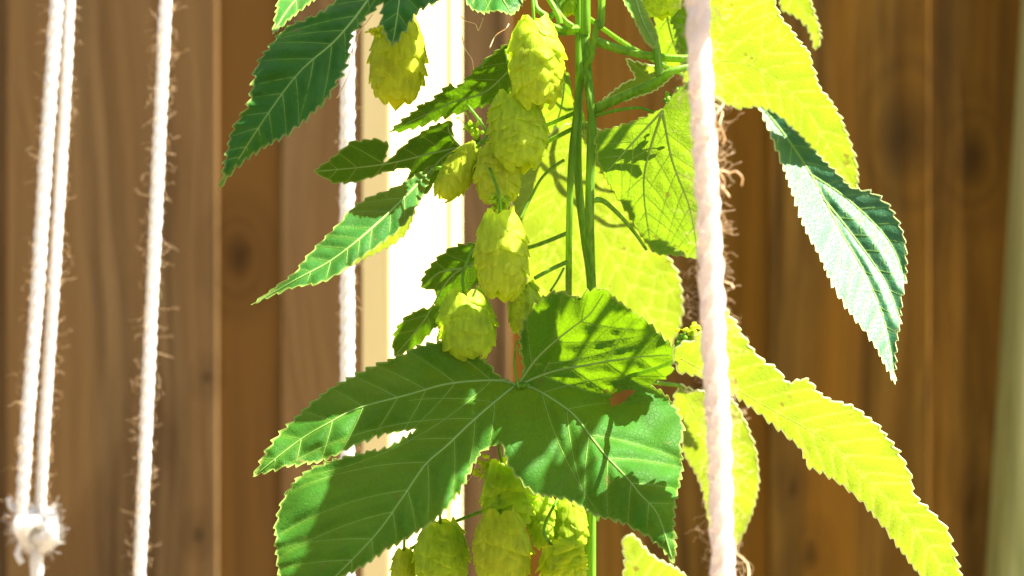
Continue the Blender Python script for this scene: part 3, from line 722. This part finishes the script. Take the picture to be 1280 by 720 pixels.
# cones  (x, y, length, width, distance, tilt, seed)
cones = [(497, 80, 116, 74, .855, -.06, 1, 0), (670, 83, 118, 74, .832, .05, 2, 0), (647, 166, 104, 76, .838, .12, 3, 0), (622, 220, 80, 62, .845, .0, 4, 0),
         (572, 217, 84, 44, .852, -.62, 5, 0), (627, 322, 116, 70, .83, .04, 6, 0), (584, 410, 94, 76, .850, .08, 7, 0), (656, 388, 70, 44, .85, .0, 8, 0),
         (553, 700, 96, 72, .85, .06, 9, 0), (628, 694, 112, 76, .836, .05, 10, 0), (634, 620, 92, 58, .845, .15, 11, .4), (711, 664, 94, 54, .852, -.05, 12, 0), (678, 650, 78, 40, .85, .1, 17, .1),
         (704, 706, 60, 52, .835, .5, 13, .4), (709, -12, 72, 44, .865, 0, 14, 0), (824, -8, 66, 62, .85, .1, 15, 0), (505, 716, 60, 34, .858, 0, 16, 0)]
for (x, y, L, W, d, ti, sd, lo) in cones:
    cone(x, y, L, W, d, ti, sd, parent=hop, loose=lo)

# curly fibres by the batten and small flower tufts
def tuft(x, y, d, r, n, seed, mat='cone'):
    rng = random.Random(seed); V, F = [], []
    for i in range(n):
        q = P(x + rng.gauss(0, r), y + rng.gauss(0, r * .7), d + rng.uniform(-.004, .004)); e = q + Vector((rng.gauss(0, .0016), rng.gauss(0, .001), -abs(rng.gauss(.0012, .001))))
        tube(V, F, [q, q.lerp(e, .5), e], lambda t: .0005 + .0004 * math.sin(math.pi * t), 5)
        tube(V, F, [P(x, y, d), q.lerp(P(x, y, d), .5) + Vector((0, 0, -.0006)), q], .00018, 4)
    return add('flower_tuft', V, F, M[mat], hop, P(x, y, d))
tuft(866, 412, .862, 7, 22, 1); tuft(858, 420, .862, 6, 14, 2, 'stem'); tuft(626, 252, .838, 8, 26, 3); tuft(590, 366, .85, 9, 16, 4)
tuft(652, 356, .846, 7, 18, 6); tuft(606, 582, .846, 8, 20, 7); tuft(672, 380, .846, 6, 12, 8)
tuft(590, 158, .86, 10, 18, 9); tuft(842, 118, .838, 9, 16, 10, 'stem'); tuft(672, 28, .838, 5, 12, 11); tuft(468, 38, .85, 7, 8, 12)
for pts in ([(576, 20), (582, 26), (594, 30), (598, 38), (604, 22)], [(577, 45), (582, 62), (590, 74), (592, 88)], [(612, 60), (620, 44), (632, 36), (636, 30)], [(441, 60), (437, 90), (424, 118), (421, 122)], [(466, 18), (446, 46), (434, 84)], [(596, 575), (592, 590), (586, 600), (576, 606)]):
    tube_obj('tendril', catmull([P(x, y, .85 + .003 * math.sin(i * 2)) for i, (x, y) in enumerate(pts)], 6), .0002, M['fibre'], hop, 5)

# unseen hop leaves added above the frame to shade the ones below
def shade_leaf(tx, ty, td, t, size, rot, seed, lobes=5, nrm=None, mat='leaf'):
    q = P(tx, ty, td) + SUN * t
    d = q.y; px = 640 + q.x / (K * d); py = 360 - (q.z - H) / (K * d)
    pts, ve = palm(0, 0, size, rot, lobes)
    cx = np.mean([p[0] for p in pts]); cy = np.mean([p[1] for p in pts])
    pts = [(p[0] - cx + px, p[1] - cy + py, *p[2:]) for p in pts]; ve = [[(a_ - cx + px, b_ - cy + py) for a_, b_ in v] for v in ve]
    return leaf(pts, ve, (px, py, d), nrm or (.25, -.45, .85), mat, tooth=(14, 6), sp=8, parent=hop, seed=seed, side=False)
SHADES = [(405, 100, .81, .15, 95, -30, 31), (345, 155, .797, .20, 84, -40, 32), (470, 50, .82, .14, 100, 10, 33),
          (430, 690, .795, .34, 110, 10, 34), (530, 610, .800, .30, 75, -30, 35), (640, 585, .803, .28, 48, 20, 36), (700, 605, .797, .29, 46, 80, 37)]
for s_ in SHADES: shade_leaf(*s_)

# ------------------------------------------------------------------ light, camera
w = bpy.data.worlds.new('World'); scene.world = w; w.use_nodes = True
nt = w.node_tree; bg = nt.nodes['Background']; sky = nt.nodes.new('ShaderNodeTexSky')
sky.sky_type = 'NISHITA'; sky.sun_disc = False
elev = math.asin(SUN.z); azim = math.atan2(SUN.x, SUN.y)
sky.sun_elevation = elev; sky.sun_rotation = azim; sky.dust_density = 2.0
nt.links.new(sky.outputs[0], bg.inputs[0]); bg.inputs[1].default_value = 0.05
sl = bpy.data.lights.new('sun', 'SUN'); sl.energy = 5.0; sl.angle = math.radians(.5); sl.color = (1, .94, .82)
so = bpy.data.objects.new('sun', sl); col.objects.link(so); so.rotation_euler = SUN.to_track_quat('Z', 'Y').to_euler(); so.location = (2, 2, 4)

cd = bpy.data.cameras.new('camera'); co = bpy.data.objects.new('camera', cd); col.objects.link(co)
co.location = CAM; co.rotation_euler = (math.radians(90), 0, 0); cd.lens = 80; cd.sensor_width = 36
cd.clip_start = .02; cd.clip_end = 500
cd.dof.use_dof = True; cd.dof.focus_distance = .835; cd.dof.aperture_fstop = 9.5
scene.camera = co
scene.view_settings.view_transform = 'Standard'; scene.view_settings.look = 'None'; scene.view_settings.exposure = 2.65; scene.view_settings.gamma = 1
scene.render.resolution_x = 1024; scene.render.resolution_y = 576
